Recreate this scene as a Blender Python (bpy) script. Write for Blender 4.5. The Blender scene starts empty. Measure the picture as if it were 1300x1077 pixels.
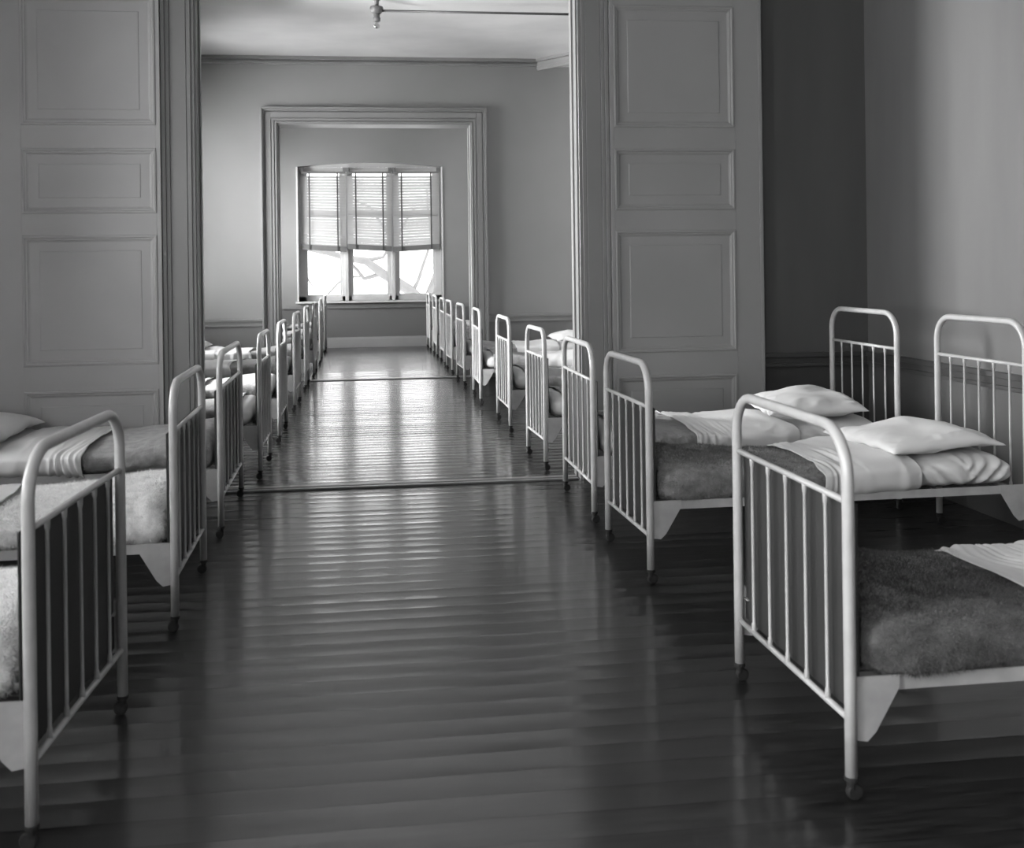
import bpy, bmesh, math, random
from mathutils import Vector, Matrix, noise
random.seed(7)
C = bpy.context.scene.collection
PI = math.pi

# ------------------------------------------------------------------ materials
def new_mat(name):
    m = bpy.data.materials.new(name); m.use_nodes = True
    nt = m.node_tree; b = nt.nodes['Principled BSDF']
    return m, nt, b
def N(nt, t, **kw):
    n = nt.nodes.new(t)
    for k, v in kw.items():
        if k in n.inputs: n.inputs[k].default_value = v
        else: setattr(n, k, v)
    return n
def g(v): return (v, v, v, 1)
def paint(name, val, rough=.5, var=.12, scale=1.5, bump=.0, bscale=60, spec=.4, stretch=(1, 1, 1), dado=None, detail=4, sheen=0, trans=0):
    m, nt, b = new_mat(name)
    L = nt.links.new
    geo = N(nt, 'ShaderNodeNewGeometry')
    mp = N(nt, 'ShaderNodeMapping'); mp.inputs['Scale'].default_value = stretch
    tc = N(nt, 'ShaderNodeTexCoord')
    L(geo.outputs['Position'] if dado else tc.outputs['Object'], mp.inputs['Vector'])
    nz = N(nt, 'ShaderNodeTexNoise'); nz.inputs['Scale'].default_value = scale; nz.inputs['Detail'].default_value = detail
    L(mp.outputs[0], nz.inputs['Vector'])
    cr = N(nt, 'ShaderNodeValToRGB')
    cr.color_ramp.elements[0].position = .3; cr.color_ramp.elements[1].position = .7
    cr.color_ramp.elements[0].color = g(val * (1 - var)); cr.color_ramp.elements[1].color = g(val * (1 + var))
    L(nz.outputs['Fac'], cr.inputs[0])
    col = cr.outputs[0]
    if dado:
        sx = N(nt, 'ShaderNodeSeparateXYZ'); L(geo.outputs['Position'], sx.inputs[0])
        lt = N(nt, 'ShaderNodeMath', operation='LESS_THAN'); L(sx.outputs['Z'], lt.inputs[0]); lt.inputs[1].default_value = .78
        mx = N(nt, 'ShaderNodeMix', data_type='RGBA', blend_type='MULTIPLY')
        L(lt.outputs[0], mx.inputs['Factor']); L(col, mx.inputs['A']); mx.inputs['B'].default_value = g(dado)
        col = mx.outputs['Result']
    L(col, b.inputs['Base Color'])
    b.inputs['Roughness'].default_value = rough
    b.inputs['Specular IOR Level'].default_value = spec
    if sheen:
        b.inputs['Sheen Weight'].default_value = sheen; b.inputs['Sheen Roughness'].default_value = .5
    if bump:
        n2 = N(nt, 'ShaderNodeTexNoise'); n2.inputs['Scale'].default_value = bscale; n2.inputs['Detail'].default_value = 3
        L(tc.outputs['Object'], n2.inputs['Vector'])
        bp = N(nt, 'ShaderNodeBump'); bp.inputs['Strength'].default_value = bump; bp.inputs['Distance'].default_value = .01
        L(n2.outputs['Fac'], bp.inputs['Height']); L(bp.outputs[0], b.inputs['Normal'])
    if trans:
        tr = N(nt, 'ShaderNodeBsdfTranslucent'); tr.inputs['Color'].default_value = g(.62)
        mxs = N(nt, 'ShaderNodeMixShader'); mxs.inputs[0].default_value = trans
        L(b.outputs[0], mxs.inputs[1]); L(tr.outputs[0], mxs.inputs[2])
        L(mxs.outputs[0], nt.nodes['Material Output'].inputs['Surface'])
    return m

M = {}
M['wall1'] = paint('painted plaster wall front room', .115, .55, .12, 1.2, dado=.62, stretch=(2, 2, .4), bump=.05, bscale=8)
M['wall1_shade'] = paint('painted plaster wall darkened for shade', .085, .55, .12, 1.2, dado=.62, stretch=(2, 2, .4), bump=.05, bscale=8)  # same front-room paint, door leaf's shadow put into the colour
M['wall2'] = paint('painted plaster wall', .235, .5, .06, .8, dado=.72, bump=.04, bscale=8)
M['ceil'] = paint('gloss ceiling paint', .6, .2, .08, 1.5, bump=.1, bscale=2.2, spec=.8)
M['trim'] = paint('casing paint', .21, .38, .05, 2)
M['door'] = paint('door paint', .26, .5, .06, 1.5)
M['doorleft'] = paint('door paint lightened for daylight', .38, .5, .06, 1.5)  # same door paint; stronger light on the left leaf put into its colour
M['doordark'] = paint('door moulding paint', .17, .4, .06, 3)
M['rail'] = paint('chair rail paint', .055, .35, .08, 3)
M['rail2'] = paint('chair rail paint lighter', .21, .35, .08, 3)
M['base'] = paint('baseboard paint', .36, .45, .05, 3)
M['iron'] = paint('white enamelled iron', .42, .3, .06, 18, spec=.5)
M['panel'] = paint('dark painted backing board', .035, .55, .1, 5)
M['caster'] = paint('dark caster rubber', .015, .7, .2, 30)
M['steel'] = paint('painted angle iron', .38, .45, .12, 14)
M['wire'] = paint('spring wire', .12, .4, .1, 20)
M['sheet'] = paint('white cotton sheet', .62, .85, .03, 5, bump=.12, bscale=40, sheen=.1)
M['pillow'] = paint('white cotton pillow case', .64, .85, .02, 5, bump=.1, bscale=35, sheen=.1)
M['blanket'] = paint('grey wool blanket', .2, 1, .35, 22, bump=.6, bscale=160, spec=.1, sheen=.4, detail=6)
M['blanketdark'] = paint('dark grey wool blanket', .10, 1, .45, 14, bump=.6, bscale=160, spec=.1, sheen=.3, detail=6)
M['blanketmid'] = paint('grey wool blanket mid', .22, 1, .3, 20, bump=.6, bscale=160, spec=.1, sheen=.4, detail=6)
M['blanketlight'] = paint('pale wool blanket', .78, 1, .16, 30, bump=.6, bscale=160, spec=.1, sheen=.5, detail=6)
M['frame'] = paint('window frame paint', .6, .4, .05, 4)
M['blind'] = paint('blind slat paint', .45, .45, .03, 5, trans=.2)
M['tape'] = paint('blind tape', .06, .8, .1, 20)
M['brail'] = paint('blind rail paint', .17, .5, .05, 6)
M['bark'] = paint('pale bark', .19, .9, .1, 6)
M['brass'] = paint('dull fixture metal', .12, .4, .2, 20)
M['pipe'] = paint('dark pipe', .04, .4, .1, 10)
M['thresh'] = paint('threshold wood', .16, .3, .1, 6)
M['outer'] = paint('outside render', .5, .8, .05, 2)

def glass_mat(name, tint=.97):
    m, nt, b = new_mat(name)
    t = N(nt, 'ShaderNodeBsdfTransparent'); t.inputs[0].default_value = g(tint)
    gl = N(nt, 'ShaderNodeBsdfGlossy'); gl.inputs['Roughness'].default_value = .02
    fr = N(nt, 'ShaderNodeFresnel'); fr.inputs[0].default_value = 1.45
    mx = N(nt, 'ShaderNodeMixShader')
    nt.links.new(fr.outputs[0], mx.inputs[0]); nt.links.new(t.outputs[0], mx.inputs[1]); nt.links.new(gl.outputs[0], mx.inputs[2])
    nt.links.new(mx.outputs[0], nt.nodes['Material Output'].inputs['Surface'])
    return m
M['glass'] = glass_mat('window glass')
M['bulb'] = glass_mat('bulb glass', .8)

def floor_mat():
    m, nt, b = new_mat('dark varnished floorboards'); L = nt.links.new
    geo = N(nt, 'ShaderNodeNewGeometry'); sx = N(nt, 'ShaderNodeSeparateXYZ'); L(geo.outputs['Position'], sx.inputs[0])
    # gentle waviness of the board lines
    nzw = N(nt, 'ShaderNodeTexNoise'); nzw.inputs['Scale'].default_value = .7; L(geo.outputs['Position'], nzw.inputs['Vector'])
    wv = N(nt, 'ShaderNodeMath', operation='MULTIPLY'); L(nzw.outputs['Fac'], wv.inputs[0]); wv.inputs[1].default_value = .05
    ya = N(nt, 'ShaderNodeMath', operation='ADD'); L(sx.outputs['Y'], ya.inputs[0]); L(wv.outputs[0], ya.inputs[1])
    dv = N(nt, 'ShaderNodeMath', operation='DIVIDE'); L(ya.outputs[0], dv.inputs[0]); dv.inputs[1].default_value = .135
    fr = N(nt, 'ShaderNodeMath', operation='FRACT'); L(dv.outputs[0], fr.inputs[0])
    fl = N(nt, 'ShaderNodeMath', operation='FLOOR'); L(dv.outputs[0], fl.inputs[0])
    sb = N(nt, 'ShaderNodeMath', operation='SUBTRACT'); L(fr.outputs[0], sb.inputs[0]); sb.inputs[1].default_value = .5
    ab = N(nt, 'ShaderNodeMath', operation='ABSOLUTE'); L(sb.outputs[0], ab.inputs[0])
    pw = N(nt, 'ShaderNodeMath', operation='POWER'); L(ab.outputs[0], pw.inputs[0]); pw.inputs[1].default_value = 2.0
    # cupping height: edges raised
    wn = N(nt, 'ShaderNodeTexWhiteNoise', noise_dimensions='1D'); L(fl.outputs[0], wn.inputs['W'])
    mp = N(nt, 'ShaderNodeMapping'); mp.inputs['Scale'].default_value = (1.2, 9, 1); L(geo.outputs['Position'], mp.inputs['Vector'])
    nz = N(nt, 'ShaderNodeTexNoise'); nz.inputs['Scale'].default_value = .8; nz.inputs['Detail'].default_value = 1.5; L(mp.outputs[0], nz.inputs['Vector'])
    nz2 = N(nt, 'ShaderNodeTexNoise'); nz2.inputs['Scale'].default_value = 5; nz2.inputs['Detail'].default_value = 4; L(mp.outputs[0], nz2.inputs['Vector'])
    amp = N(nt, 'ShaderNodeMapRange'); L(wn.outputs['Value'], amp.inputs[0]); amp.inputs['To Min'].default_value = .5; amp.inputs['To Max'].default_value = 1.5
    cup = N(nt, 'ShaderNodeMath', operation='MULTIPLY'); L(pw.outputs[0], cup.inputs[0]); L(amp.outputs[0], cup.inputs[1])
    h1 = N(nt, 'ShaderNodeMath', operation='MULTIPLY_ADD'); L(nz.outputs['Fac'], h1.inputs[0]); h1.inputs[1].default_value = .35; L(cup.outputs[0], h1.inputs[2])
    bp = N(nt, 'ShaderNodeBump'); bp.inputs['Strength'].default_value = .7; bp.inputs['Distance'].default_value = .0095
    L(h1.outputs[0], bp.inputs['Height']); L(bp.outputs[0], b.inputs['Normal'])
    # colour: dark, mottled streaks, seams
    cr = N(nt, 'ShaderNodeValToRGB'); cr.color_ramp.elements[0].color = g(.005); cr.color_ramp.elements[1].color = g(.025)
    cr.color_ramp.elements[0].position = .35; cr.color_ramp.elements[1].position = .72
    L(nz2.outputs['Fac'], cr.inputs[0])
    seam = N(nt, 'ShaderNodeMath', operation='LESS_THAN'); L(ab.outputs[0], seam.inputs[0]); seam.inputs[1].default_value = .478
    mr = N(nt, 'ShaderNodeMapRange'); L(seam.outputs[0], mr.inputs[0]); mr.inputs['To Min'].default_value = .35; mr.inputs['To Max'].default_value = 1
    mx = N(nt, 'ShaderNodeMix', data_type='RGBA', blend_type='MULTIPLY'); mx.inputs['Factor'].default_value = 1
    L(cr.outputs[0], mx.inputs['A']); L(mr.outputs[0], mx.inputs['B'])
    L(mx.outputs['Result'], b.inputs['Base Color'])
    rr = N(nt, 'ShaderNodeMapRange'); L(nz2.outputs['Fac'], rr.inputs[0]); rr.inputs['From Min'].default_value = .3; rr.inputs['From Max'].default_value = .7
    rr.inputs['To Min'].default_value = .38; rr.inputs['To Max'].default_value = .5
    L(rr.outputs[0], b.inputs['Roughness'])
    b.inputs['Specular IOR Level'].default_value = .28
    b.inputs['Coat Weight'].default_value = .9; b.inputs['Coat Roughness'].default_value = .15; b.inputs['Coat IOR'].default_value = 1.43
    L(bp.outputs[0], b.inputs['Coat Normal'])
    return m
M['floor'] = floor_mat()

# ------------------------------------------------------------------ helpers
def link(name, bm, mat, parent=None, smooth=False):
    me = bpy.data.meshes.new(name); bm.to_mesh(me); bm.free()
    me.materials.append(mat)
    if smooth:
        for p in me.polygons: p.use_smooth = True
    o = bpy.data.objects.new(name, me); C.objects.link(o)
    if parent: o.parent = parent
    return o
def empty(name, loc=(0, 0, 0), rz=0):
    o = bpy.data.objects.new(name, None); C.objects.link(o); o.location = loc; o.rotation_euler = (0, 0, rz)
    o.empty_display_size = .1
    return o
def tag(o, label, cat, group=None):
    o['label'] = label; o['category'] = cat
    if group: o['group'] = group
    return o
def struct(o): o['kind'] = 'structure'; return o
def box(bm, a, b, bevel=0):
    x0, y0, z0 = [min(a[i], b[i]) for i in range(3)]; x1, y1, z1 = [max(a[i], b[i]) for i in range(3)]
    vs = [bm.verts.new(p) for p in ((x0,y0,z0),(x1,y0,z0),(x1,y1,z0),(x0,y1,z0),(x0,y0,z1),(x1,y0,z1),(x1,y1,z1),(x0,y1,z1))]
    fs = [bm.faces.new([vs[i] for i in f]) for f in ((3,2,1,0),(4,5,6,7),(0,1,5,4),(1,2,6,5),(2,3,7,6),(3,0,4,7))]
    if bevel:
        es = {e for f in fs for e in f.edges}
        bmesh.ops.bevel(bm, geom=list(es), offset=bevel, segments=2, affect='EDGES', profile=.5)
def tube(bm, pts, r, seg=12, caps=True, radii=None):
    pts = [Vector(p) for p in pts]; n = len(pts); rings = []
    t0 = (pts[1] - pts[0]).normalized()
    up = Vector((0, 0, 1)) if abs(t0.z) < .9 else Vector((0, 1, 0))
    nrm = (up - t0 * up.dot(t0)).normalized()
    for i, p in enumerate(pts):
        t = (pts[min(i + 1, n - 1)] - pts[max(i - 1, 0)]).normalized()
        nrm = (nrm - t * nrm.dot(t)).normalized(); bn = t.cross(nrm)
        rr = radii[i] if radii else r
        rings.append([bm.verts.new(p + (nrm * math.cos(2*PI*k/seg) + bn * math.sin(2*PI*k/seg)) * rr) for k in range(seg)])
    for a, b in zip(rings, rings[1:]):
        for k in range(seg): bm.faces.new((a[k], a[(k+1) % seg], b[(k+1) % seg], b[k]))
    if caps:
        bm.faces.new(rings[0][::-1]); bm.faces.new(rings[-1])
def lathe(bm, prof, cx=0, cy=0, seg=20):
    rings = []
    for r, z in prof:
        rings.append([bm.verts.new((cx + r*math.cos(2*PI*k/seg), cy + r*math.sin(2*PI*k/seg), z)) for k in range(seg)])
    for a, b in zip(rings, rings[1:]):
        for k in range(seg): bm.faces.new((a[k], a[(k+1) % seg], b[(k+1) % seg], b[k]))
    bm.faces.new(rings[0][::-1]); bm.faces.new(rings[-1])
def boxes(name, lst, mat, parent=None, bevel=0):
    bm = bmesh.new()
    for a, b in lst: box(bm, a, b, bevel)
    return link(name, bm, mat, parent)
def wall_boxes(u0, u1, z0, z1, holes, mk):
    """rectangles of a wall face minus holes (ua,ub,za,zb), holes disjoint in u"""
    out = []; cur = u0
    for (ua, ub, za, zb) in sorted(holes):
        if ua > cur: out.append(mk(cur, ua, z0, z1))
        if za > z0: out.append(mk(ua, ub, z0, za))
        if zb < z1: out.append(mk(ua, ub, zb, z1))
        cur = ub
    if cur < u1: out.append(mk(cur, u1, z0, z1))
    return out

# ------------------------------------------------------------------ room shell
XL, XR = -2.95, 3.56
ZC = 4.25
W1a, W1b = 7.57, 7.80
W2a, W2b = 14.95, 15.36
YB = 21.3
YN = -2.6
OL, OR, OT = -1.055, 1.49, 3.38

struct(boxes('floor', [((XL - .3, YN - .3, -.12), (XR + .3, YB + .45, 0))], M['floor']))
struct(boxes('ceiling', [((XL - .3, YN - .3, ZC), (XR + .3, YB + .45, ZC + .15))], M['ceil']))
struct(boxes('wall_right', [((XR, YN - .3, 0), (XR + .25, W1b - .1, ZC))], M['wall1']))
struct(boxes('wall_right_back', [((XR, W1b - .1, 0), (XR + .25, YB, ZC))], M['wall2']))
lw = [(-1.9, -.6), (.2, 1.5), (2.6, 3.9), (5.2, 6.5), (9.0, 10.4), (13.05, 14.45), (16.6, 17.9), (19.5, 20.8)]  # first one, behind the camera, is added to light the left door leaf
WZ0, WZ1 = .95, 3.4
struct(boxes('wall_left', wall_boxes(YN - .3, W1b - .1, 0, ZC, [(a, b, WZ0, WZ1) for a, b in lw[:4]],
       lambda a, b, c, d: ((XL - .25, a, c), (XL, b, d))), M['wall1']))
struct(boxes('wall_left_back', wall_boxes(W1b - .1, YB, 0, ZC, [(a, b, WZ0, WZ1) for a, b in lw[4:]],
       lambda a, b, c, d: ((XL - .25, a, c), (XL, b, d))), M['wall2']))
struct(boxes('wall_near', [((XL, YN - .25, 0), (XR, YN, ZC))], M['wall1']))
def split_wall(name, ya, yb, mfront, mback):
    ym = (ya + yb) / 2
    mkf = lambda a, b, c, d: ((a, ya, c), (b, ym, d)); mkb = lambda a, b, c, d: ((a, ym, c), (b, yb, d))
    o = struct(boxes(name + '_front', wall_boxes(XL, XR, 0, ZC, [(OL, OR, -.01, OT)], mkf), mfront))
    struct(boxes(name + '_back', wall_boxes(XL, XR, 0, ZC, [(OL, OR, -.01, OT)], mkb), mback))
split_wall('wall_partition', W1a, W1b, M['wall1_shade'], M['wall2'])
split_wall('wall_divider', W2a, W2b, M['wall2'], M['wall2'])
# end wall with arched window opening
BX0, BX1, BZ0, BZS, BZM = -1.13, 1.54, .875, 3.385, 3.47
bm = bmesh.new()
for a, b in wall_boxes(XL, XR, 0, ZC, [(BX0, BX1, BZ0, BZM + .02)], lambda a, b, c, d: ((a, YB, c), (b, YB + .3, d))): box(bm, a, b)
n = 20; arc = []
for i in range(n + 1):
    t = i / n; x = BX0 + (BX1 - BX0) * t; arc.append((x, BZS + (BZM - BZS) * (1 - (2*t - 1)**2)))
vf = [[bm.verts.new((x, y, z)) for y in (YB, YB + .3)] for x, z in arc]
vt = [[bm.verts.new((x, y, BZM + .02)) for y in (YB, YB + .3)] for x, z in arc]
for i in range(n):
    bm.faces.new((vf[i][0], vf[i+1][0], vt[i+1][0], vt[i][0])); bm.faces.new((vf[i][0], vf[i][1], vf[i+1][1], vf[i+1][0]))
    bm.faces.new((vf[i][1], vt[i][1], vt[i+1][1], vf[i+1][1]))
struct(link('wall_end', bm, M['wall2']))

# --- casings round both openings
k = 0
def casing(yface, sgn, mat, name):
    """sgn -1: stands out towards -Y"""
    bm = bmesh.new()
    steps = [(0, .022, .020), (.022, .05, .030), (.05, .155, .034), (.155, .18, .044), (.18, .205, .060)] if yface < 10 else [(0, .02, .024), (.02, .032, .012), (.032, .06, .030), (.06, .072, .020), (.072, .145, .032), (.145, .158, .018), (.158, .18, .044), (.18, .205, .066)]
    for a, b, t in steps:
        y0, y1 = yface, yface + sgn * t
        box(bm, (OL - b, y0, 0), (OL - a, y1, OT + b), .003)
        box(bm, (OR + a, y0, 0), (OR + b, y1, OT + b), .003)
        box(bm, (OL - a, y0, OT + a), (OR + a, y1, OT + b), .003)
    return struct(link(name, bm, mat))
casing(W1a, -1, M['trim'], 'trim_1'); casing(W1b, 1, M['trim'], 'trim_2')
casing(W2a, -1, M['trim'], 'trim_3'); casing(W2b, 1, M['trim'], 'trim_4')
def jamb(ya, yb, name):
    bm = bmesh.new(); t = .012
    box(bm, (OL, ya, 0), (OL + t, yb, OT)); box(bm, (OR - t, ya, 0), (OR, yb, OT)); box(bm, (OL + t, ya, OT - t), (OR - t, yb, OT))
    ym = (ya + yb) / 2
    box(bm, (OL + t, ym - .02, 0), (OL + t + .012, ym + .02, OT - t)); box(bm, (OR - t - .012, ym - .02, 0), (OR - t, ym + .02, OT - t))
    struct(link(name, bm, M['trim']))
jamb(W1a, W1b, 'trim_5'); jamb(W2a, W2b, 'trim_6')
# thresholds
for nm, ya, yb in (('trim_7', W1a - .03, W1b - .12), ('trim_8', W2a - .02, W2a + .12)):
    bm = bmesh.new()
    box(bm, (OL + .03, ya, 0), (OR - .03, ya + .045, .014), .004); box(bm, (OL + .03, ya + .07, 0), (OR - .03, yb, .014), .004)
    struct(link(nm, bm, M['thresh']))

# --- chair rails and baseboards, cornices
def hrail(name, lst, mat):
    """lst: (x0,y0,x1,y1,nx,ny) runs, profile stood out along n"""
    bm = bmesh.new()
    for (x0, y0, x1, y1, nx, ny, prof) in lst:
        for (za, zb, t) in prof:
            box(bm, (x0, y0, za), (x1 + nx*t, y1 + ny*t, zb), .003)
    return struct(link(name, bm, mat))
RP = [(.735, .758, .022), (.758, .80, .014), (.80, .832, .036)]
BP = [(0, .17, .02), (.17, .195, .012)]
CP = [(4.15, 4.185, .03), (4.185, 4.21, .018), (4.21, 4.25, .055)]
LFX = -2.33; RFX = 2.77        # outer edges of folded door leaves
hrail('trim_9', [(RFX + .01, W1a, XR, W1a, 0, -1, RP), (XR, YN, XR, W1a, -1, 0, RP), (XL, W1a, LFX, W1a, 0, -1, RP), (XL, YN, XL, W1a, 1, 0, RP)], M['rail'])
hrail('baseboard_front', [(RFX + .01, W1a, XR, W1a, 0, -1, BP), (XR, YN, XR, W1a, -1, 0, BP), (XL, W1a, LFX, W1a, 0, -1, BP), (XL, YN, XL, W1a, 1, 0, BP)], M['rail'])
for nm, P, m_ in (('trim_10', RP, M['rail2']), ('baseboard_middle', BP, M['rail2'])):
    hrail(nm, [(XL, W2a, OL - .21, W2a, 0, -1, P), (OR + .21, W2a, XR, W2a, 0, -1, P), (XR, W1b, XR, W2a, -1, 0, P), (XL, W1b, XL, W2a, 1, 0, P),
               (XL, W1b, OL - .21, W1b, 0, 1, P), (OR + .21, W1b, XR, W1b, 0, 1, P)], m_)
hrail('trim_11', [(XL, YB, XR, YB, 0, -1, RP[:2]), (XR, W2b, XR, YB, -1, 0, RP), (XL, W2b, XL, YB, 1, 0, RP)], M['rail2'])
hrail('baseboard_end', [(XL, YB, XR, YB, 0, -1, BP), (XR, W2b, XR, YB, -1, 0, BP), (XL, W2b, XL, YB, 1, 0, BP)], M['base'])
hrail('trim_12', [(XL, W2a, 2.45, W2a, 0, -1, CP), (XL, W1b, XL, W2a, 1, 0, CP), (XL, W1b, XR, W1b, 0, 1, CP)], M['rail2'])
hrail('trim_13', [(XL, YB, XR, YB, 0, -1, CP)], M['base'])
# cornice breaks diagonally across the corner of the middle room
bm = bmesh.new()
for za, zb, t in CP + [(4.10, 4.12, .012), (4.12, 4.15, .022)]:
    p0, p1 = Vector((2.40, W2a, 0)), Vector((3.56, 13.3, 0)); d = (p1 - p0).normalized(); nn = Vector((-d.y, d.x, 0)) * -1
    if nn.y > 0: nn = -nn
    q = [p0 - nn*0, p1, p1 + nn*t, p0 + nn*t]
    lo = [bm.verts.new((v.x, v.y, za)) for v in q]; hi = [bm.verts.new((v.x, v.y, zb)) for v in q]
    bm.faces.new(lo[::-1]); bm.faces.new(hi)
    for i in range(4): bm.faces.new((lo[i], lo[(i+1) % 4], hi[(i+1) % 4], hi[i]))
bmesh.ops.recalc_face_normals(bm, faces=bm.faces)
struct(link('trim_14', bm, M['rail2']))
# sloping soffit filling that corner above the cornice
bm = bmesh.new()
q = [(2.40, W2a), (3.56, 13.3), (3.56, W2a)]
lo = [bm.verts.new((x, y, 4.15)) for x, y in q]; hi = [bm.verts.new((x, y, ZC)) for x, y in q]
bm.faces.new(lo[::-1]); bm.faces.new(hi)
for i in range(3): bm.faces.new((lo[i], lo[(i+1) % 3], hi[(i+1) % 3], hi[i]))
bmesh.ops.recalc_face_normals(bm, faces=bm.faces)
struct(link('trim_15', bm, M['ceil']))

# --- folded panelled door leaves
def nested(bm, x0, x1, z0, z1, steps, y0):
    prev = None
    for ins, dy in steps:
        r = [bm.verts.new(p) for p in ((x0+ins, y0+dy, z0+ins), (x1-ins, y0+dy, z0+ins), (x1-ins, y0+dy, z1-ins), (x0+ins, y0+dy, z1-ins))]
        if prev:
            for i in range(4): bm.faces.new((prev[i], prev[(i+1) % 4], r[(i+1) % 4], r[i]))
        prev = r
    bm.faces.new(prev)
def door_leaf(name, xa, xb, pa, pb, label_side):
    yf = 7.485; yb = W1a - .012
    root = struct(empty(name, (0, 0, 0)))
    zs = [(.22, .705), (.862, 1.695), (1.833, 2.252), (2.398, 3.232)]
    bm = bmesh.new()
    core = yf + .018
    box(bm, (xa, core, .012), (xb, yb, OT + .02))
    box(bm, (xa, yf, .012), (pa, core, OT + .02), .002); box(bm, (pb, yf, .012), (xb, core, OT + .02), .002)
    cur = .012
    for za, zb in zs + [(OT + .02, None)]:
        box(bm, (pa, yf, cur), (pb, core, za)); cur = zb
    # small bead along the free edge
    ex = xb if label_side > 0 else xa
    box(bm, (ex - .028*label_side, yf - .006, .012), (ex - .006*label_side, yf, OT + .02), .002)
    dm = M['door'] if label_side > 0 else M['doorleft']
    link('leaf', bm, dm, root)
    for za, zb in zs:
        bm = bmesh.new()
        nested(bm, pa, pb, za, zb, [(0, -.001), (.004, -.007), (.014, -.008), (.021, -.001), (.03, .000), (.035, .006), (.044, .010), (.100, .0105), (.103, .0075), (.107, .007)], yf)
        link('panel', bm, dm, root)
    return root
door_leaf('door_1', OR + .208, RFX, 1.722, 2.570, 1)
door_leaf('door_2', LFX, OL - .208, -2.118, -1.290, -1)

# ------------------------------------------------------------------ windows
def left_window(i, a, b):
    bm = bmesh.new(); x0, x1 = XL - .2, XL - .13; t = .06
    box(bm, (x0, a, WZ0), (x1, a + t, WZ1)); box(bm, (x0, b - t, WZ0), (x1, b, WZ1))
    box(bm, (x0, a, WZ0), (x1, b, WZ0 + t)); box(bm, (x0, a, WZ1 - t), (x1, b, WZ1))
    zm = (WZ0 + WZ1) / 2; box(bm, (x0, a, zm - .03), (x1, b, zm + .03))
    w = struct(link('window_%d' % i, bm, M['frame']))
    boxes('window_sill', [((XL - .13, a, WZ0 - .035), (XL + .05, b, WZ0))], M['frame'], w)
    boxes('pane', [((XL - .167, a + t, WZ0 + t), (XL - .163, b - t, WZ1 - t))], M['glass'], w)
for i, (a, b) in enumerate(lw): left_window(i + 2, a, b)

win = struct(empty('window_1', (0, 0, 0)))
Y0 = YB + .14; Y1 = YB + .22
cols = [(-1.0, -.335), (-.155, .545), (.715, 1.415)]
ztop = lambda x: BZS + (BZM - BZS) * (1 - (2*(x - BX0)/(BX1 - BX0) - 1)**2)
bm = bmesh.new()
edges = [BX0, cols[0][0], cols[0][1], cols[1][0], cols[1][1], cols[2][0], cols[2][1], BX1]
for a, b in ((0, 1), (2, 3), (4, 5), (6, 7)):
    box(bm, (edges[a], Y0, BZ0), (edges[b], Y1, BZS), .004)
for a, b in ((2, 3), (4, 5)):       # mullion posts stand forward
    c = (edges[a] + edges[b]) / 2; box(bm, (c - .035, Y0 - .03, BZ0), (c + .035, Y0, BZS), .006)
box(bm, (BX0, Y0, BZ0), (BX1, Y1, .96), .004)
for a, b in cols: box(bm, (a, Y0, 3.32), (b, Y1, BZS), .004)
# head infill under the arch
nn = 16
va = [bm.verts.new((BX0 + (BX1-BX0)*i/nn, Y0, BZS)) for i in range(nn+1)]
vb = [bm.verts.new((BX0 + (BX1-BX0)*i/nn, Y0, ztop(BX0 + (BX1-BX0)*i/nn) + .005)) for i in range(nn+1)]
for i in range(nn): bm.faces.new((va[i], va[i+1], vb[i+1], vb[i]))
link('window_frame', bm, M['frame'], win)
for a, b in cols:
    for (za, zb, yo, hr) in ((.96, 2.56, 0, .11), (2.5, 3.32, .03, .03)):
        bm = bmesh.new(); t = .035
        box(bm, (a, Y0+.01+yo, za), (a+t, Y0+.04+yo, zb)); box(bm, (b-t, Y0+.01+yo, za), (b, Y0+.04+yo, zb))
        box(bm, (a+t, Y0+.01+yo, za), (b-t, Y0+.04+yo, za+t)); box(bm, (a+t, Y0+.01+yo, zb-hr), (b-t, Y0+.04+yo, zb))
        s = link('sash', bm, M['frame'], win)
        boxes('pane', [((a+t, Y0+.022+yo, za+t), (b-t, Y0+.026+yo, zb-hr))], M['glass'], s)
boxes('window_sill', [((BX0 - .06, YB - .06, .838), (BX1 + .06, YB + .0, .875)), ((BX0, YB, .838), (BX1, Y0, .875))], M['frame'], win, .004)
boxes('window_surround', [((BX0 - .03, YB - .012, .875), (BX0, YB, BZS)), ((BX1, YB - .012, .875), (BX1 + .03, YB, BZS))], M['frame'], win)

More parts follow.
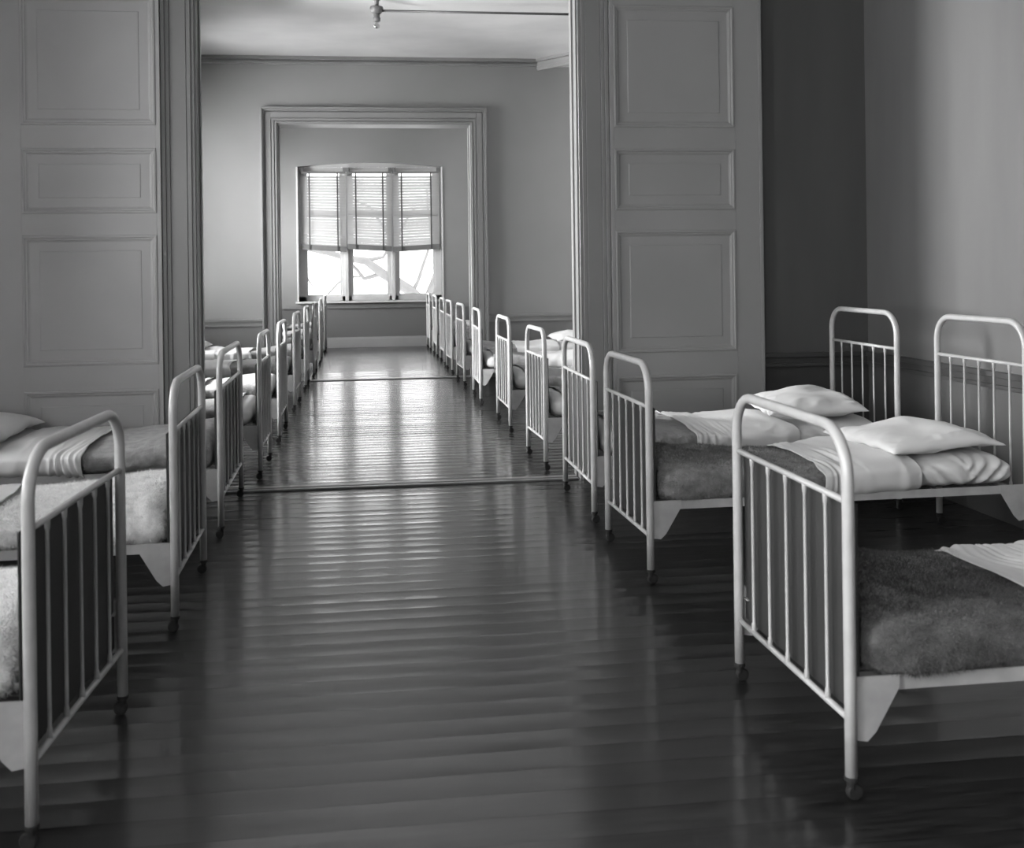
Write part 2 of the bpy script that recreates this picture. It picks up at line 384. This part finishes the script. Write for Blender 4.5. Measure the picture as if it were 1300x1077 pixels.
# blinds
def blind(xa, xb, zl, zr, label):
    yb = YB + .06
    root = tag(empty('venetian_blind', ((xa+xb)/2, yb, 3.33)), label, 'blind', 'venetian blinds of the end window')
    cx = (xa + xb) / 2; w = (xb - xa) / 2
    zb = lambda x, z: z + (( (x - (-w)) / (2*w)) * (zr - zl) + zl - (zl+zr)/2) * ((3.30 - z) / 1.5)
    bm = bmesh.new(); box(bm, (-w, -.03, -.065), (w, .03, -.03), .004); link('head_rail', bm, M['brail'], root)
    bm = bmesh.new(); box(bm, (-w-.01, -.028, -.035), (-w+.05, .028, .045), .004); link('bracket', bm, M['brail'], root)
    bm = bmesh.new(); box(bm, (w-.05, -.028, -.035), (w+.01, .028, .045), .004); link('bracket', bm, M['brail'], root)
    bm = bmesh.new(); ns = 25; zm = (zl + zr) / 2
    for i in range(ns):
        z = 3.195 - (3.195 - zm - .05) * i / (ns - 1)
        a = math.radians(70 if i % 7 else 62) + random.uniform(-.06, .06); hw = .028
        vs = []
        for x in (-w + .005, w - .005):
            zz = zb(x, z) - 3.33
            vs.append([(x, -math.cos(a)*hw, zz - math.sin(a)*hw), (x, 0, zz + .003), (x, math.cos(a)*hw, zz + math.sin(a)*hw)])
        A = [bm.verts.new(p) for p in vs[0]]; B = [bm.verts.new(p) for p in vs[1]]
        for j in range(2): bm.faces.new((A[j], B[j], B[j+1], A[j+1]))
    link('slats', bm, M['blind'], root)
    bm = bmesh.new()
    lo = []
    for x in (-w, w):
        z = zb(x, zm) - 3.33
        lo.append([bm.verts.new(p) for p in ((x, -.022, z-.055), (x, .022, z-.055), (x, .022, z+.045), (x, -.022, z+.045))])
    for j in range(4): bm.faces.new((lo[0][j], lo[0][(j+1) % 4], lo[1][(j+1) % 4], lo[1][j]))
    bm.faces.new(lo[0][::-1]); bm.faces.new(lo[1])
    bmesh.ops.recalc_face_normals(bm, faces=bm.faces)
    link('bottom_rail', bm, M['brail'], root)
    for x in (-w + .165, w - .155):
        z = zb(x, zm) - 3.33
        boxes('tape', [((x-.013, -.032, z - .055), (x+.013, -.029, -.05))], M['tape'], root)
        boxes('tape', [((x-.013, .029, z - .02), (x+.013, .032, -.05))], M['tape'], root)
blind(-1.085, -.245, 1.905, 1.845, 'venetian blind half lowered over left light of the end window')
blind(-.225, .60, 1.90, 1.845, 'venetian blind half lowered over middle light of the end window')
blind(.63, 1.505, 1.835, 1.885, 'venetian blind half lowered over right light of the end window')

# bare tree outside
bm = bmesh.new(); YT = 27.0
def branch(pts, r0, r1):
    n = len(pts); P = []
    for i in range(n - 1):
        for s in range(5):
            t = s / 5; p = Vector(pts[i]).lerp(Vector(pts[i+1]), t); p += Vector((noise.noise(p*3), noise.noise(p*3+Vector((9,0,0))), noise.noise(p*3+Vector((0,9,0)))))*.04
            P.append(p)
    P.append(Vector(pts[-1])); k = len(P)
    tube(bm, P, r0, 8, True, [r0 + (r1 - r0) * i/(k-1) for i in range(k)])
branch([(3.4, YT+.6, -3.5), (3.0, YT+.4, -1.5), (2.2, YT+.2, -.2)], .22, .16)
branch([(2.2, YT+.2, -.2), (1.2, YT, .95), (.55, YT, 1.35), (.15, YT-.1, 1.65), (-.6, YT, 1.85), (-1.6, YT, 2.05), (-2.4, YT, 2.3)], .16, .03)
branch([(.55, YT, 1.35), (.1, YT, 1.25), (-.3, YT, 1.7)], .06, .03)
branch([(.15, YT-.1, 1.65), (.55, YT, 1.75), (.8, YT, 2.1), (1.3, YT, 2.9)], .05, .02)
branch([(2.2, YT+.2, -.2), (1.6, YT, .8), (1.95, YT, 1.6), (2.1, YT, 2.4), (2.8, YT, 3.8)], .12, .03)
branch([(1.2, YT, .8), (1.45, YT, 1.4), (1.7, YT, 2.2), (1.6, YT, 3.4)], .05, .02)
branch([(1.6, YT, .8), (2.1, YT, 1.15), (2.7, YT, 1.5)], .06, .02)
branch([(-1.0, YT, .3), (-.75, YT, .9), (-.35, YT, 1.3), (.1, YT, 1.3)], .03, .02)
branch([(-1.6, YT, 2.05), (-1.2, YT, 1.2), (-.9, YT, .9)], .03, .012)
branch([(.8, YT, 2.1), (.3, YT, 2.9), (-.6, YT, 3.4)], .04, .015)
tag(link('bare_tree', bm, M['bark'], None, True), 'bare branching tree standing outside beyond the end window', 'tree')

# ------------------------------------------------------------------ ceiling fixture and conduit
FX, FY = .205, 11.7
lt = tag(empty('ceiling_light', (FX, FY, 4.25)), 'bare bulb holder on a short stem under the middle room ceiling', 'light')
bm = bmesh.new(); lathe(bm, [(.045, 0), (.045, -.012), (.022, -.03), (.022, -.085)]); link('stem', bm, M['brass'], lt, True)
bm = bmesh.new(); lathe(bm, [(.02, -.08), (.065, -.085), (.072, -.10), (.06, -.135), (.045, -.155), (.02, -.16)]); link('canopy', bm, M['brass'], lt, True)
bm = bmesh.new(); lathe(bm, [(.02, -.155), (.034, -.165), (.03, -.19), (.038, -.20), (.036, -.235), (.02, -.24)]); link('socket', bm, M['brass'], lt, True)
bm = bmesh.new(); lathe(bm, [(.015, -.235), (.028, -.25), (.033, -.275), (.026, -.30), (.006, -.31)]); link('bulb', bm, M['bulb'], lt, True)
bm = bmesh.new(); tube(bm, [(FX + .06, FY, 4.125), (XR, FY + .02, 4.125)], .013, 8)
tag(link('wiring_pipe', bm, M['pipe'], None, True), 'thin dark pipe running from the bulb holder to the right wall', 'pipe')
bm = bmesh.new()
def wig(pts):
    P = []
    for i in range(len(pts) - 1):
        for s in range(6):
            p = Vector(pts[i]).lerp(Vector(pts[i+1]), s/6); p.z = ZC - .002
            p += Vector((noise.noise(p*9)*.05, noise.noise(p*9 + Vector((5, 5, 5)))*.06, 0)); P.append(p)
    tube(bm, P, .0035, 4)

# ------------------------------------------------------------------ iron beds
BL, BW = 1.80, .78
def arch_frame(bm, x, H, r=.0165, rc=.13):
    w = BW/2; pts = [(x, -w, .052)]
    pts.append((x, -w, .3)); pts.append((x, -w, H - rc - .05))
    for i in range(9):
        a = PI - (PI/2) * i/8; pts.append((x, -w + rc + rc*math.cos(a), H - rc + rc*math.sin(a)))
    for i in range(9):
        a = PI/2 - (PI/2) * i/8; pts.append((x, w - rc + rc*math.cos(a), H - rc + rc*math.sin(a)))
    pts += [(x, w, H - rc - .05), (x, w, .3), (x, w, .052)]
    tube(bm, pts, r, 14)
def end_frame(root, name, x, H, zlo, zhi):
    bm = bmesh.new(); arch_frame(bm, x, H); f = link(name, bm, M['iron'], root, True)
    for z in (zlo, zhi):
        bm = bmesh.new(); tube(bm, [(x, -BW/2, z), (x, BW/2, z)], .0095, 10); link('crossbar', bm, M['iron'], f, True)
    if x == 0:
        bm = bmesh.new(); box(bm, (.024, -BW/2 + .002, zlo + .004), (.028, BW/2 - .002, zhi - .006)); link('backing_panel', bm, M['panel'], f)
    for i in range(5):
        y = -BW/2 + BW * (i + 1) / 6
        bm = bmesh.new(); tube(bm, [(x, y, zlo), (x, y, zlo+.012), (x, y, zlo+.03), (x, y, zlo+.034), (x, y, zhi-.034), (x, y, zhi-.03), (x, y, zhi-.012), (x, y, zhi)], .006, 8, True,
             [.008, .0085, .0075, .0055, .0055, .0075, .0085, .008]); link('spindle', bm, M['iron'], f, True)
    for s in (-1, 1):
        bm = bmesh.new(); y = s*BW/2
        lathe(bm, [(.008, .02), (.011, .03), (.013, .05), (.019, .053), (.019, .062), (.0165, .064)], x, y, 12)
        # wheel on a horizontal axle, trailing a little
        pr = [(-.010, .006), (-.010, .019), (-.006, .0225), (.006, .0225), (.010, .019), (.010, .006)]
        rings = [[bm.verts.new((x + .008 + rr*math.cos(2*PI*q/16), y + yy, .0225 + rr*math.sin(2*PI*q/16))) for q in range(16)] for yy, rr in pr]
        for a, b in zip(rings, rings[1:]):
            for q in range(16): bm.faces.new((a[q], a[(q+1) % 16], b[(q+1) % 16], b[q]))
        bm.faces.new(rings[0]); bm.faces.new(rings[-1][::-1])
        link('caster', bm, M['caster'], f)
    return f
def make_bed():
    root = empty('iron_bed')
    end_frame(root, 'foot_frame', 0, 1.0, .215, .805)
    end_frame(root, 'head_frame', BL, 1.155, .33, .945)
    for s in (-1, 1):
        y = s * (BW/2 - .004)
        bm = bmesh.new()
        box(bm, (.016, y - .002, .333), (BL - .016, y + .002, .372)); box(bm, (.016, y - s*.03, .333), (BL - .016, y, .337))
        r = link('side_rail', bm, M['steel'], root)
        for (xa, dx) in ((.016, 1), (BL - .016, -1)):
            bm = bmesh.new()
            q = [(xa, .205), (xa + dx*.03, .20), (xa + dx*.055, .225), (xa + dx*.125, .345), (xa + dx*.125, .375), (xa, .375)]
            A = [bm.verts.new((x, y + s*.003, z)) for x, z in q]; B = [bm.verts.new((x, y + s*.008, z)) for x, z in q]
            bm.faces.new(A); bm.faces.new(B[::-1])
            for i in range(6): bm.faces.new((A[i], A[(i+1) % 6], B[(i+1) % 6], B[i]))
            bmesh.ops.recalc_face_normals(bm, faces=bm.faces)
            link('gusset', bm, M['steel'], r)
    bm = bmesh.new()
    for s in range(13):
        y = -BW/2 + .03 + (BW - .06) * s/12; box(bm, (.03, y-.002, .350), (BL-.03, y+.002, .354))
    for s in range(24):
        x = .04 + (BL - .08) * s/23; box(bm, (x-.002, -BW/2+.02, .354), (x+.002, BW/2-.02, .358))
    link('spring_mesh', bm, M['wire'], root)
    return root
def kids(o): return [c for c in ALLK.get(o.name, [])]
def copy_tree(o, parent=None):
    c = o.copy(); C.objects.link(c)
    if parent: c.parent = parent
    for ch in o.children: copy_tree(ch, c)
    return c

# ---- bedding surfaces (bed coordinates: foot at x=0, head at x=1.8)
MX0, MX1 = .055, 1.735
TH = [.155]
def smooth(a, b, t):
    t = max(0, min(1, (t - a)/(b - a))); return t*t*(3 - 2*t)
def bed_surf(x, v, d, seed, th=None):
    """point on a soft mattress at length x, angle parameter v in 0..1 (0.5 = top centre), puffed out by d"""
    hw, z0 = BW/2 - .012, .362
    th = TH[0]
    R = .075
    e = min(x - MX0, MX1 - x)
    t = max(0, min(1, e / R)); s = math.sqrt(max(0, 1 - (1 - t)**2))
    th_x = th * (1 + .06*noise.noise(Vector((x*3, seed, 0)))) 
    a = hw - R*.5*(1 - s) + d; b = (th_x/2) * (.25 + .75*s) + d
    ph = 2*PI*v - PI/2; cs, sn = math.cos(ph), math.sin(ph); ex = 2/3.4
    y = a * math.copysign(abs(cs)**ex, cs); z = b * math.copysign(abs(sn)**ex, sn)
    top = max(0, z / max(b, .001))
    zc = z0 + th/2
    mid = math.exp(-((x - .8)/.42)**2)
    sag = (-.055*mid + .018*math.exp(-((x - .12)/.16)**2)) * top
    yo = noise.noise(Vector((x*2.2, seed*3.1, 5)))*.012*(1 if cs > 0 else -1)*abs(cs)
    z += .012*noise.noise(Vector((x*4, y*4, seed*7)))*top
    return Vector((x, y + yo, zc + z + sag))
def surf_mesh(nu, nv, xa, xb, v0, v1, d, seed, disp, closed=False):
    bm = bmesh.new(); rows = []
    for i in range(nu + 1):
        row = []
        for j in range(nv + (0 if closed else 1)):
            v = v0 + (v1 - v0)*j/nv
            A, B = xa(v), xb(v); u = i/nu
            # denser near the rounded ends
            x = A + (B - A)*u
            p = bed_surf(x, v, d, seed)
            p2 = bed_surf(x, v, d + .01, seed); nd = (p2 - p)
            nd = nd.normalized() if nd.length > 1e-6 else Vector((0, 0, 1))
            if x < MX0 + .04: nd = (nd + Vector((-.8, 0, 0))).normalized()
            dd = disp(x, v, p)
            if isinstance(dd, tuple): p = p + nd*dd[0] + Vector((0, 0, dd[1]))
            else: p = p + nd*dd
            row.append(bm.verts.new(p))
        rows.append(row)
    n = len(rows[0])
    for a, b in zip(rows, rows[1:]):
        for j in range(n if closed else n - 1): bm.faces.new((a[j], b[j], b[(j+1) % n], a[(j+1) % n]))
    if closed:
        bm.faces.new(rows[0]); bm.faces.new(rows[-1][::-1])
    bmesh.ops.recalc_face_normals(bm, faces=bm.faces)
    return bm, rows
def endsafe(lin):  # ease so ends are sampled densely
    return lin
def nz(p, s, o=0): return noise.noise(Vector((p.x*s + o, p.y*s, p.z*s + o*.7)))
def ridge(a): return (1 - abs(a)*2)
def mattress_bm(seed, q):
    nu, nv = int(90*q), int(64*q)
    def disp(x, v, p):
        side = abs(math.cos(2*PI*v - PI/2))
        hd = smooth(1.05, 1.3, x)
        # diagonal pull creases at the head end
        k = x*1.0 + p.z*1.1*(1 if x < 1.5 else -1)
        return .02*hd*side*ridge(noise.noise(Vector((k*15, seed, p.z*1.5)))) + .004*nz(p, 7, seed) + .006*hd*ridge(nz(Vector((p.x*1.0, p.y*.4, p.z)), 9, seed))
    bm = bmesh.new()
    rows = []
    for i in range(nu + 1):
        t = i/nu; t = .5 - .5*math.cos(PI*t)*(.35) - (t*-1 + .5)*-1*.0 if False else t
        # cosine-blend sampling towards the ends
        t2 = .5 - .5*math.cos(PI*t); t = .6*t + .4*t2
        x = MX0 + (MX1 - MX0)*t; row = []
        for j in range(nv):
            v = j/nv; p = bed_surf(x, v, 0, seed); c = Vector((x, 0, .45)); nd = (p - c); nd.normalize()
            row.append(bm.verts.new(p + nd*disp(x, v, p) * (1 if p.z > .37 else 0)))
        rows.append(row)
    for a, b in zip(rows, rows[1:]):
        for j in range(nv): bm.faces.new((a[j], b[j], b[(j+1) % nv], a[(j+1) % nv]))
    bm.faces.new(rows[0]); bm.faces.new(rows[-1][::-1])
    bmesh.ops.recalc_face_normals(bm, faces=bm.faces)
    return bm
def blanket_bm(seed, q, x1, foot=True, fuzz=0, puff=1.0, start=.0):
    nu, nv = int(80*q), int(80*q)
    xa = lambda v: MX0 + (.0 if foot else start + .02*noise.noise(Vector((v*5, seed, 3))))
    xb = lambda v: x1 + .03*noise.noise(Vector((v*6, seed, 1)))
    def disp(x, v, p):
        side = abs(math.cos(2*PI*v - PI/2))
        d = .010*puff*nz(p, 6, seed) + .005*nz(p, 22, seed) + .0025*nz(p, 60, seed)
        d += .012*puff*side*max(0, noise.noise(Vector((x*5, seed*2, 0))) + .3)
        return max(.001, d + .006)
    bm, rows = surf_mesh(nu, nv, xa, xb, .045, .955, .010, seed, disp)
    if foot:  # close the foot end
        n = len(rows[0]); r0 = rows[0]
        cen = Vector((MX0 - .012, 0, .45))
        r1 = [bm.verts.new(v.co.lerp(Vector((MX0 - .014, v.co.y*.6, .45 + (v.co.z - .45)*.3)), .55)) for v in r0]
        for j in range(n - 1): bm.faces.new((r0[j+1], r0[j], r1[j], r1[j+1]))
        bm.faces.new(r1)
        bmesh.ops.recalc_face_normals(bm, faces=bm.faces)
    # thickness
    geo = bmesh.ops.solidify(bm, geom=list(bm.faces), thickness=.006)
    if fuzz:
        rnd = random.Random(seed); bm.faces.ensure_lookup_table(); bm.normal_update()
        fs = [f for f in bm.faces if f.calc_center_median().z > .36]
        ar = [f.calc_area() for f in fs]
        fs2 = rnd.choices(fs, ar, k=fuzz)
        cen = Vector((0, 0, .45))
        for f in fs2:
            vs = [l.vert.co for l in f.loops]
            a, b = rnd.random(), rnd.random()
            p = vs[0].lerp(vs[1], a).lerp(vs[3 % len(vs)].lerp(vs[2], a), b)
            nrm = f.normal.copy(); o = p - Vector((p.x, 0, .45))
            if nrm.dot(o) < 0: nrm = -nrm
            Lh = rnd.uniform(.008, .022)
            dr = (nrm + Vector((rnd.uniform(-1, 1), rnd.uniform(-1, 1), rnd.uniform(-1, .6)))*.9).normalized()
            sd = dr.cross(Vector((rnd.random(), rnd.random(), rnd.random()))).normalized()*.001
            v0, v1, v2 = bm.verts.new(p - sd), bm.verts.new(p + sd), bm.verts.new(p + dr*Lh)
            bm.faces.new((v0, v1, v2))
    return bm
def sheet_bm(seed, q, x1, x2, skew=.0):
    nu, nv = int(56*q), int(90*q)
    xa = lambda v: x1 + skew*(v - .5)*2 + .025*noise.noise(Vector((v*7, seed, 11)))
    xb = lambda v: x2 + .02*noise.noise(Vector((v*5, seed, 21)))
    def disp(x, v, p):
        side = abs(math.cos(2*PI*v - PI/2))
        k = x + .35*p.z*math.sin(x*9 + seed) + .35*p.y*(1-side)*math.sin(x*5 + seed) + .03*noise.noise(Vector((x*7, p.y*7, seed)))
        f = ridge(noise.noise(Vector((k*17, seed, p.z*4 + p.y*2.0)))) * max(0, min(1.4, .55 + 1.6*noise.noise(Vector((x*5, p.y*4, seed + 2)))))
        e = smooth(0, .09, xb(v) - x)       # roll closes down at its head-side edge
        return max(0, .012*e + .019*f*(.5 + .5*side)*(.3 + .7*e) + .006*nz(p, 8, seed) + .004)
    bm, rows = surf_mesh(nu, nv, xa, xb, .05, .95, .018, seed - 3, disp)
    bmesh.ops.solidify(bm, geom=list(bm.faces), thickness=.004)
    return bm
def pillow_bm(seed, q, lx=.58, ly=.70, th=.165):
    nu, nv = int(40*q), int(50*q); bm = bmesh.new(); top = []; bot = []
    for sgn, store in ((1, top), (-1, bot)):
        for i in range(nu + 1):
            row = []
            for j in range(nv + 1):
                a = -1 + 2*i/nu; b = -1 + 2*j/nv
                h = max(0, (1 - abs(a)**2.4))**.5 * max(0, (1 - abs(b)**2.6))**.5
                # pinched edges, ears at corners
                px = a*lx/2*(1 - .07*(1 - abs(b)**2)*abs(a)**3*0 - .08*(1 - b*b)*(abs(a)**4)*-1*0) 
                px = a*lx/2*(.94 + .06*abs(b)**3); py = b*ly/2*(.95 + .05*abs(a)**3)
                cre = ridge(noise.noise(Vector((px*5 + seed + py*3, py*9 - px*2, seed*2.0)))) * max(0, .6 + noise.noise(Vector((px*5, py*5, seed + 8)))*1.5)
                edge = smooth(1, .55, max(abs(a), abs(b)))
                z = sgn*th/2*h*(1 if sgn > 0 else .55)
                z += .017*cre*h*(.4 + .6*(1-edge))*(1 if sgn > 0 else 0)
                z += .03*noise.noise(Vector((px*4, py*4, seed)))*h + .03*noise.noise(Vector((px*9, py*9, seed*1.7)))*(1 - h)*.7 + .008*ridge(noise.noise(Vector((px*16, py*16, seed))))*(1 - edge)*h**.5
                row.append((px, py, z))
            store.append(row)
    V = {}
    def vert(s, i, j):
        if i in (0, nu) or j in (0, nv): s = 0
        key = (s, i, j)
        if key not in V: V[key] = bm.verts.new((top if s >= 0 else bot)[i][j])
        return V[key]
    for s in (1, -1):
        for i in range(nu):
            for j in range(nv):
                f = [vert(s, i, j), vert(s, i+1, j), vert(s, i+1, j+1), vert(s, i, j+1)]
                if len(set(f)) == 4: bm.faces.new(f if s > 0 else f[::-1])
    return bm

proto = make_bed()
CACHE = {}
def get(name, key, fn, mat):
    if key in CACHE:
        o = CACHE[key].copy(); C.objects.link(o); return o
    o = link(name, fn(), mat, None, True); CACHE[key] = o; return o

ORD = ['nearest', 'second', 'third', 'fourth', 'fifth', 'sixth', 'seventh', 'eighth', 'ninth', 'tenth', 'eleventh']
def where(side, i):
    return ORD[i] + ' bed of ' + ('right' if side == 'R' else 'left') + ' row'
def place_bed(side, i, near, far, cfg):
    nx, ny = near; fx, fy = far
    w = math.hypot(nx - fx, ny - fy); sc = w / BW
    cx, cy = (nx + fx)/2, (ny + fy)/2
    if side == 'R':
        rz = math.atan2(fy - ny, fx - nx) - PI/2
    else:
        rz = math.atan2(ny - fy, nx - fx) - PI/2
    bx = cfg.get('bx', 1.0)
    global used
    b = proto if not used else copy_tree(proto); used = True
    wh = where(side, i)
    b.location = (cx, cy, 0); b.rotation_euler = (0, 0, rz); b.scale = (bx, sc, 1)
    tag(b, 'white tubular iron bedstead, ' + wh + ' counted from camera', 'bed', 'iron beds in the %s row' % ('right' if side == 'R' else 'left'))
    dp = cfg.get('drop', 0)
    if dp:
        for ch in b.children:
            if ch.name.startswith(('side_rail', 'spring_mesh')): ch.location.z -= dp
    seed, q = cfg['seed'], cfg['q']; TH[0] = cfg.get('th', .155)
    skip = cfg.get('skip', '')
    def put(o, dx=0, dy=0, dz=0, rr=(0, 0, 0), s=(1, 1, 1)):
        R = Matrix.Rotation(rz, 4, 'Z')
        off = R @ Vector((dx*bx, dy*sc, dz - dp))
        o.location = Vector((cx, cy, 0)) + off; o.rotation_euler = (rr[0], rr[1], rz + rr[2]); o.scale = (bx*s[0], sc*s[1], s[2])
    sd = 'right' if side == 'R' else 'left'
    o = get('mattress', ('m', seed, q), lambda: mattress_bm(seed, q), M['sheet']); put(o)
    tag(o, 'thin mattress in a white cotton sheet on ' + wh, 'mattress', 'mattresses in the %s row' % sd)
    bk = cfg.get('blanket', 'blanket'); bt = {'blanketdark': 'rumpled dark grey', 'blanket': 'dark grey', 'blanketmid': 'grey', 'blanketlight': 'pale fluffy'}[bk]
    x1 = cfg.get('x1', .82); ft = cfg.get('foot', True)
    if 'b' not in skip:
        o = get('blanket', ('b', seed, q, bk, x1, ft), lambda: blanket_bm(seed, q, x1, ft, cfg.get('fuzz', 0), cfg.get('puff', 1), .09), M[bk]); put(o)
        tag(o, bt + ' wool blanket over the foot half of ' + wh, 'blanket', 'wool blankets in the %s row' % sd)
    if 's' not in skip:
        x2 = cfg.get('x2', 1.22)
        o = get('turned_down_sheet', ('s', seed, q, x1, x2), lambda: sheet_bm(seed + 3, q, x1 - .07, x2, cfg.get('skew', .0)), M['sheet']); put(o)
        tag(o, 'white top sheet folded back across the middle of ' + wh, 'sheet', 'turned down sheets in the %s row' % sd)
    if 'p' not in skip:
        px, py, pz, tl, pr = cfg.get('pillow', (1.47, 0, .555, -.05, .0))
        o = get('pillow', ('p', seed % 4, q), lambda: pillow_bm(seed % 4 + 1, q), M['pillow'])
        put(o, px, py, pz, (0, tl, pr), (1, 1, cfg.get('pth', 1)))
        tag(o, 'plump white pillow at the head of ' + wh, 'pillow', 'pillows in the %s row' % sd)
used = False

RB = [((1.30, 2.90), (1.295, 3.79)), ((1.30, 5.02), (1.283, 5.83)), ((1.30, 6.27), (1.305, 7.20)), ((1.30, 7.95), (1.28, 8.66)),
      ((1.295, 9.83), (1.295, 10.72)), ((1.26, 11.95), (1.275, 12.85)), ((1.262, 13.85), (1.245, 14.68)), ((1.24, 15.45), (1.225, 16.2)),
      ((1.24, 16.8), (1.235, 17.6)), ((1.23, 18.35), (1.225, 19.15)), ((1.215, 19.95), (1.215, 20.75))]
LB = [((-.838, 2.98), (-.79, 3.84)), ((-.757, 4.69), (-.765, 5.58)), ((-.768, 6.3), (-.775, 7.42)), ((-.705, 8.02), (-.70, 8.78)),
      ((-.69, 9.68), (-.69, 10.57)), ((-.687, 11.85), (-.672, 12.62)), ((-.672, 13.9), (-.665, 14.55)), ((-.63, 15.45), (-.63, 16.2)),
      ((-.626, 17.65), (-.626, 18.4)), ((-.626, 20.0), (-.626, 20.7))]
cfgR = [dict(seed=1, q=1.5, th=.15, drop=.045, blanket='blanketdark', fuzz=45000, puff=2.2, x1=.78, x2=1.15),
        dict(seed=2, q=1.5, blanket='blanket', fuzz=40000, puff=1.9, x1=.90, x2=1.27, skew=-.06, bx=1.045, pillow=(1.43, .0, .553, -.04, .05), pth=.9),
        dict(seed=3, q=1.3, blanket='blanketmid', foot=False, x1=.66, x2=1.20, bx=1.012, pillow=(1.40, .0, .575, -.06, -.12), pth=1.1),
        dict(seed=4, q=.8, blanket='blanketmid', foot=False, x1=.72, x2=1.2)]
for k_ in range(7): cfgR.append(dict(seed=4 + (k_ % 2), q=.6, blanket='blanketmid', foot=False, x1=.72, x2=1.2))
cfgL = [dict(seed=6, q=1.5, blanket='blanketlight', fuzz=40000, x1=.95, x2=1.25),
        dict(seed=7, q=1.5, drop=.015, blanket='blanketlight', fuzz=40000, puff=1.6, x1=.86, x2=1.25),
        dict(seed=8, q=1.2, blanket='blanketmid', x1=.80, x2=1.18, skew=.03)]
for k_ in range(7): cfgL.append(dict(seed=4 + (k_ % 2), q=.6, blanket='blanketmid', foot=False, x1=.72, x2=1.2))
for i in (3, 0, 1, 2, 4, 5, 6, 7, 8, 9, 10): place_bed('R', i, RB[i][0], RB[i][1], cfgR[i])
for i, (a, b) in enumerate(LB): place_bed('L', i, a, b, cfgL[i])

# ------------------------------------------------------------------ light
w = bpy.data.worlds.new('World'); bpy.context.scene.world = w; w.use_nodes = True
bg = w.node_tree.nodes['Background']; bg.inputs[0].default_value = g(1); bg.inputs[1].default_value = 4.8
def area(name, loc, rot, sx, sy, power, portal=False):
    l = bpy.data.lights.new(name, 'AREA'); l.shape = 'RECTANGLE'; l.size = sx; l.size_y = sy; l.energy = power
    o = bpy.data.objects.new(name, l); C.objects.link(o); o.location = loc; o.rotation_euler = rot
    if portal: l.cycles.is_portal = True
    return o
PW = [380, 300, 115, 110, 1050, 420, 480, 420]
for (a, b), p in zip(lw, PW):
    area('daylight', (XL - .30, (a+b)/2, (WZ0+WZ1)/2), (0, -PI/2, 0), WZ1 - WZ0, b - a, p)
area('fill_rear', (-2.2, YN + .1, 2.2), (PI/2, 0, 0), 1.4, 2.4, 120)  # added unseen fill lamp brightening the door leaves, no window behind it
sl = bpy.data.lights.new('daylight_end', 'SUN'); sl.energy = 2.8; sl.angle = math.radians(45)
so = bpy.data.objects.new('daylight_end', sl); C.objects.link(so); so.location = (.2, YB + 6, 6)
so.rotation_euler = Vector((0, -math.cos(math.radians(33)), -math.sin(math.radians(33)))).to_track_quat('-Z', 'Y').to_euler()
area('portal', (.2, YB + .35, 2.15), (-PI/2, 0, 0), 2.8, 2.7, 0, True)

# ------------------------------------------------------------------ camera
f = 1430.0; rho = .013; th = math.atan(193/f)
cam = bpy.data.cameras.new('Camera'); co = bpy.data.objects.new('Camera', cam); C.objects.link(co)
cam.sensor_width = 36; cam.sensor_fit = 'HORIZONTAL'; cam.lens = f/1300*36
cam.shift_x = 0; cam.shift_y = -(538.5 - 340.5)/1300
Fv = Vector((math.sin(th), math.cos(th), 0)); Rv = Vector((math.cos(th), -math.sin(th), 0)); Uv = Vector((0, 0, 1))
# image axes: x_cam / y_cam rolled so that verticals lean to the left at the top
xr = Rv*math.cos(rho) + -Uv*math.sin(rho)*-1*-1
xr = (Rv*math.cos(rho) - Uv*math.sin(rho)); yr = (Rv*math.sin(rho) + Uv*math.cos(rho))
mat = Matrix((( xr.x, yr.x, -Fv.x, 0), (xr.y, yr.y, -Fv.y, 0), (xr.z, yr.z, -Fv.z, 1.45), (0, 0, 0, 1)))
co.matrix_world = mat
cam.dof.use_dof = True; cam.dof.focus_distance = 8.0; cam.dof.aperture_fstop = 5.0
cam.clip_start = .05
bpy.context.scene.camera = co
vs = bpy.context.scene.view_settings; vs.view_transform = 'Standard'; vs.look = 'None'; vs.exposure = 0; vs.gamma = 1
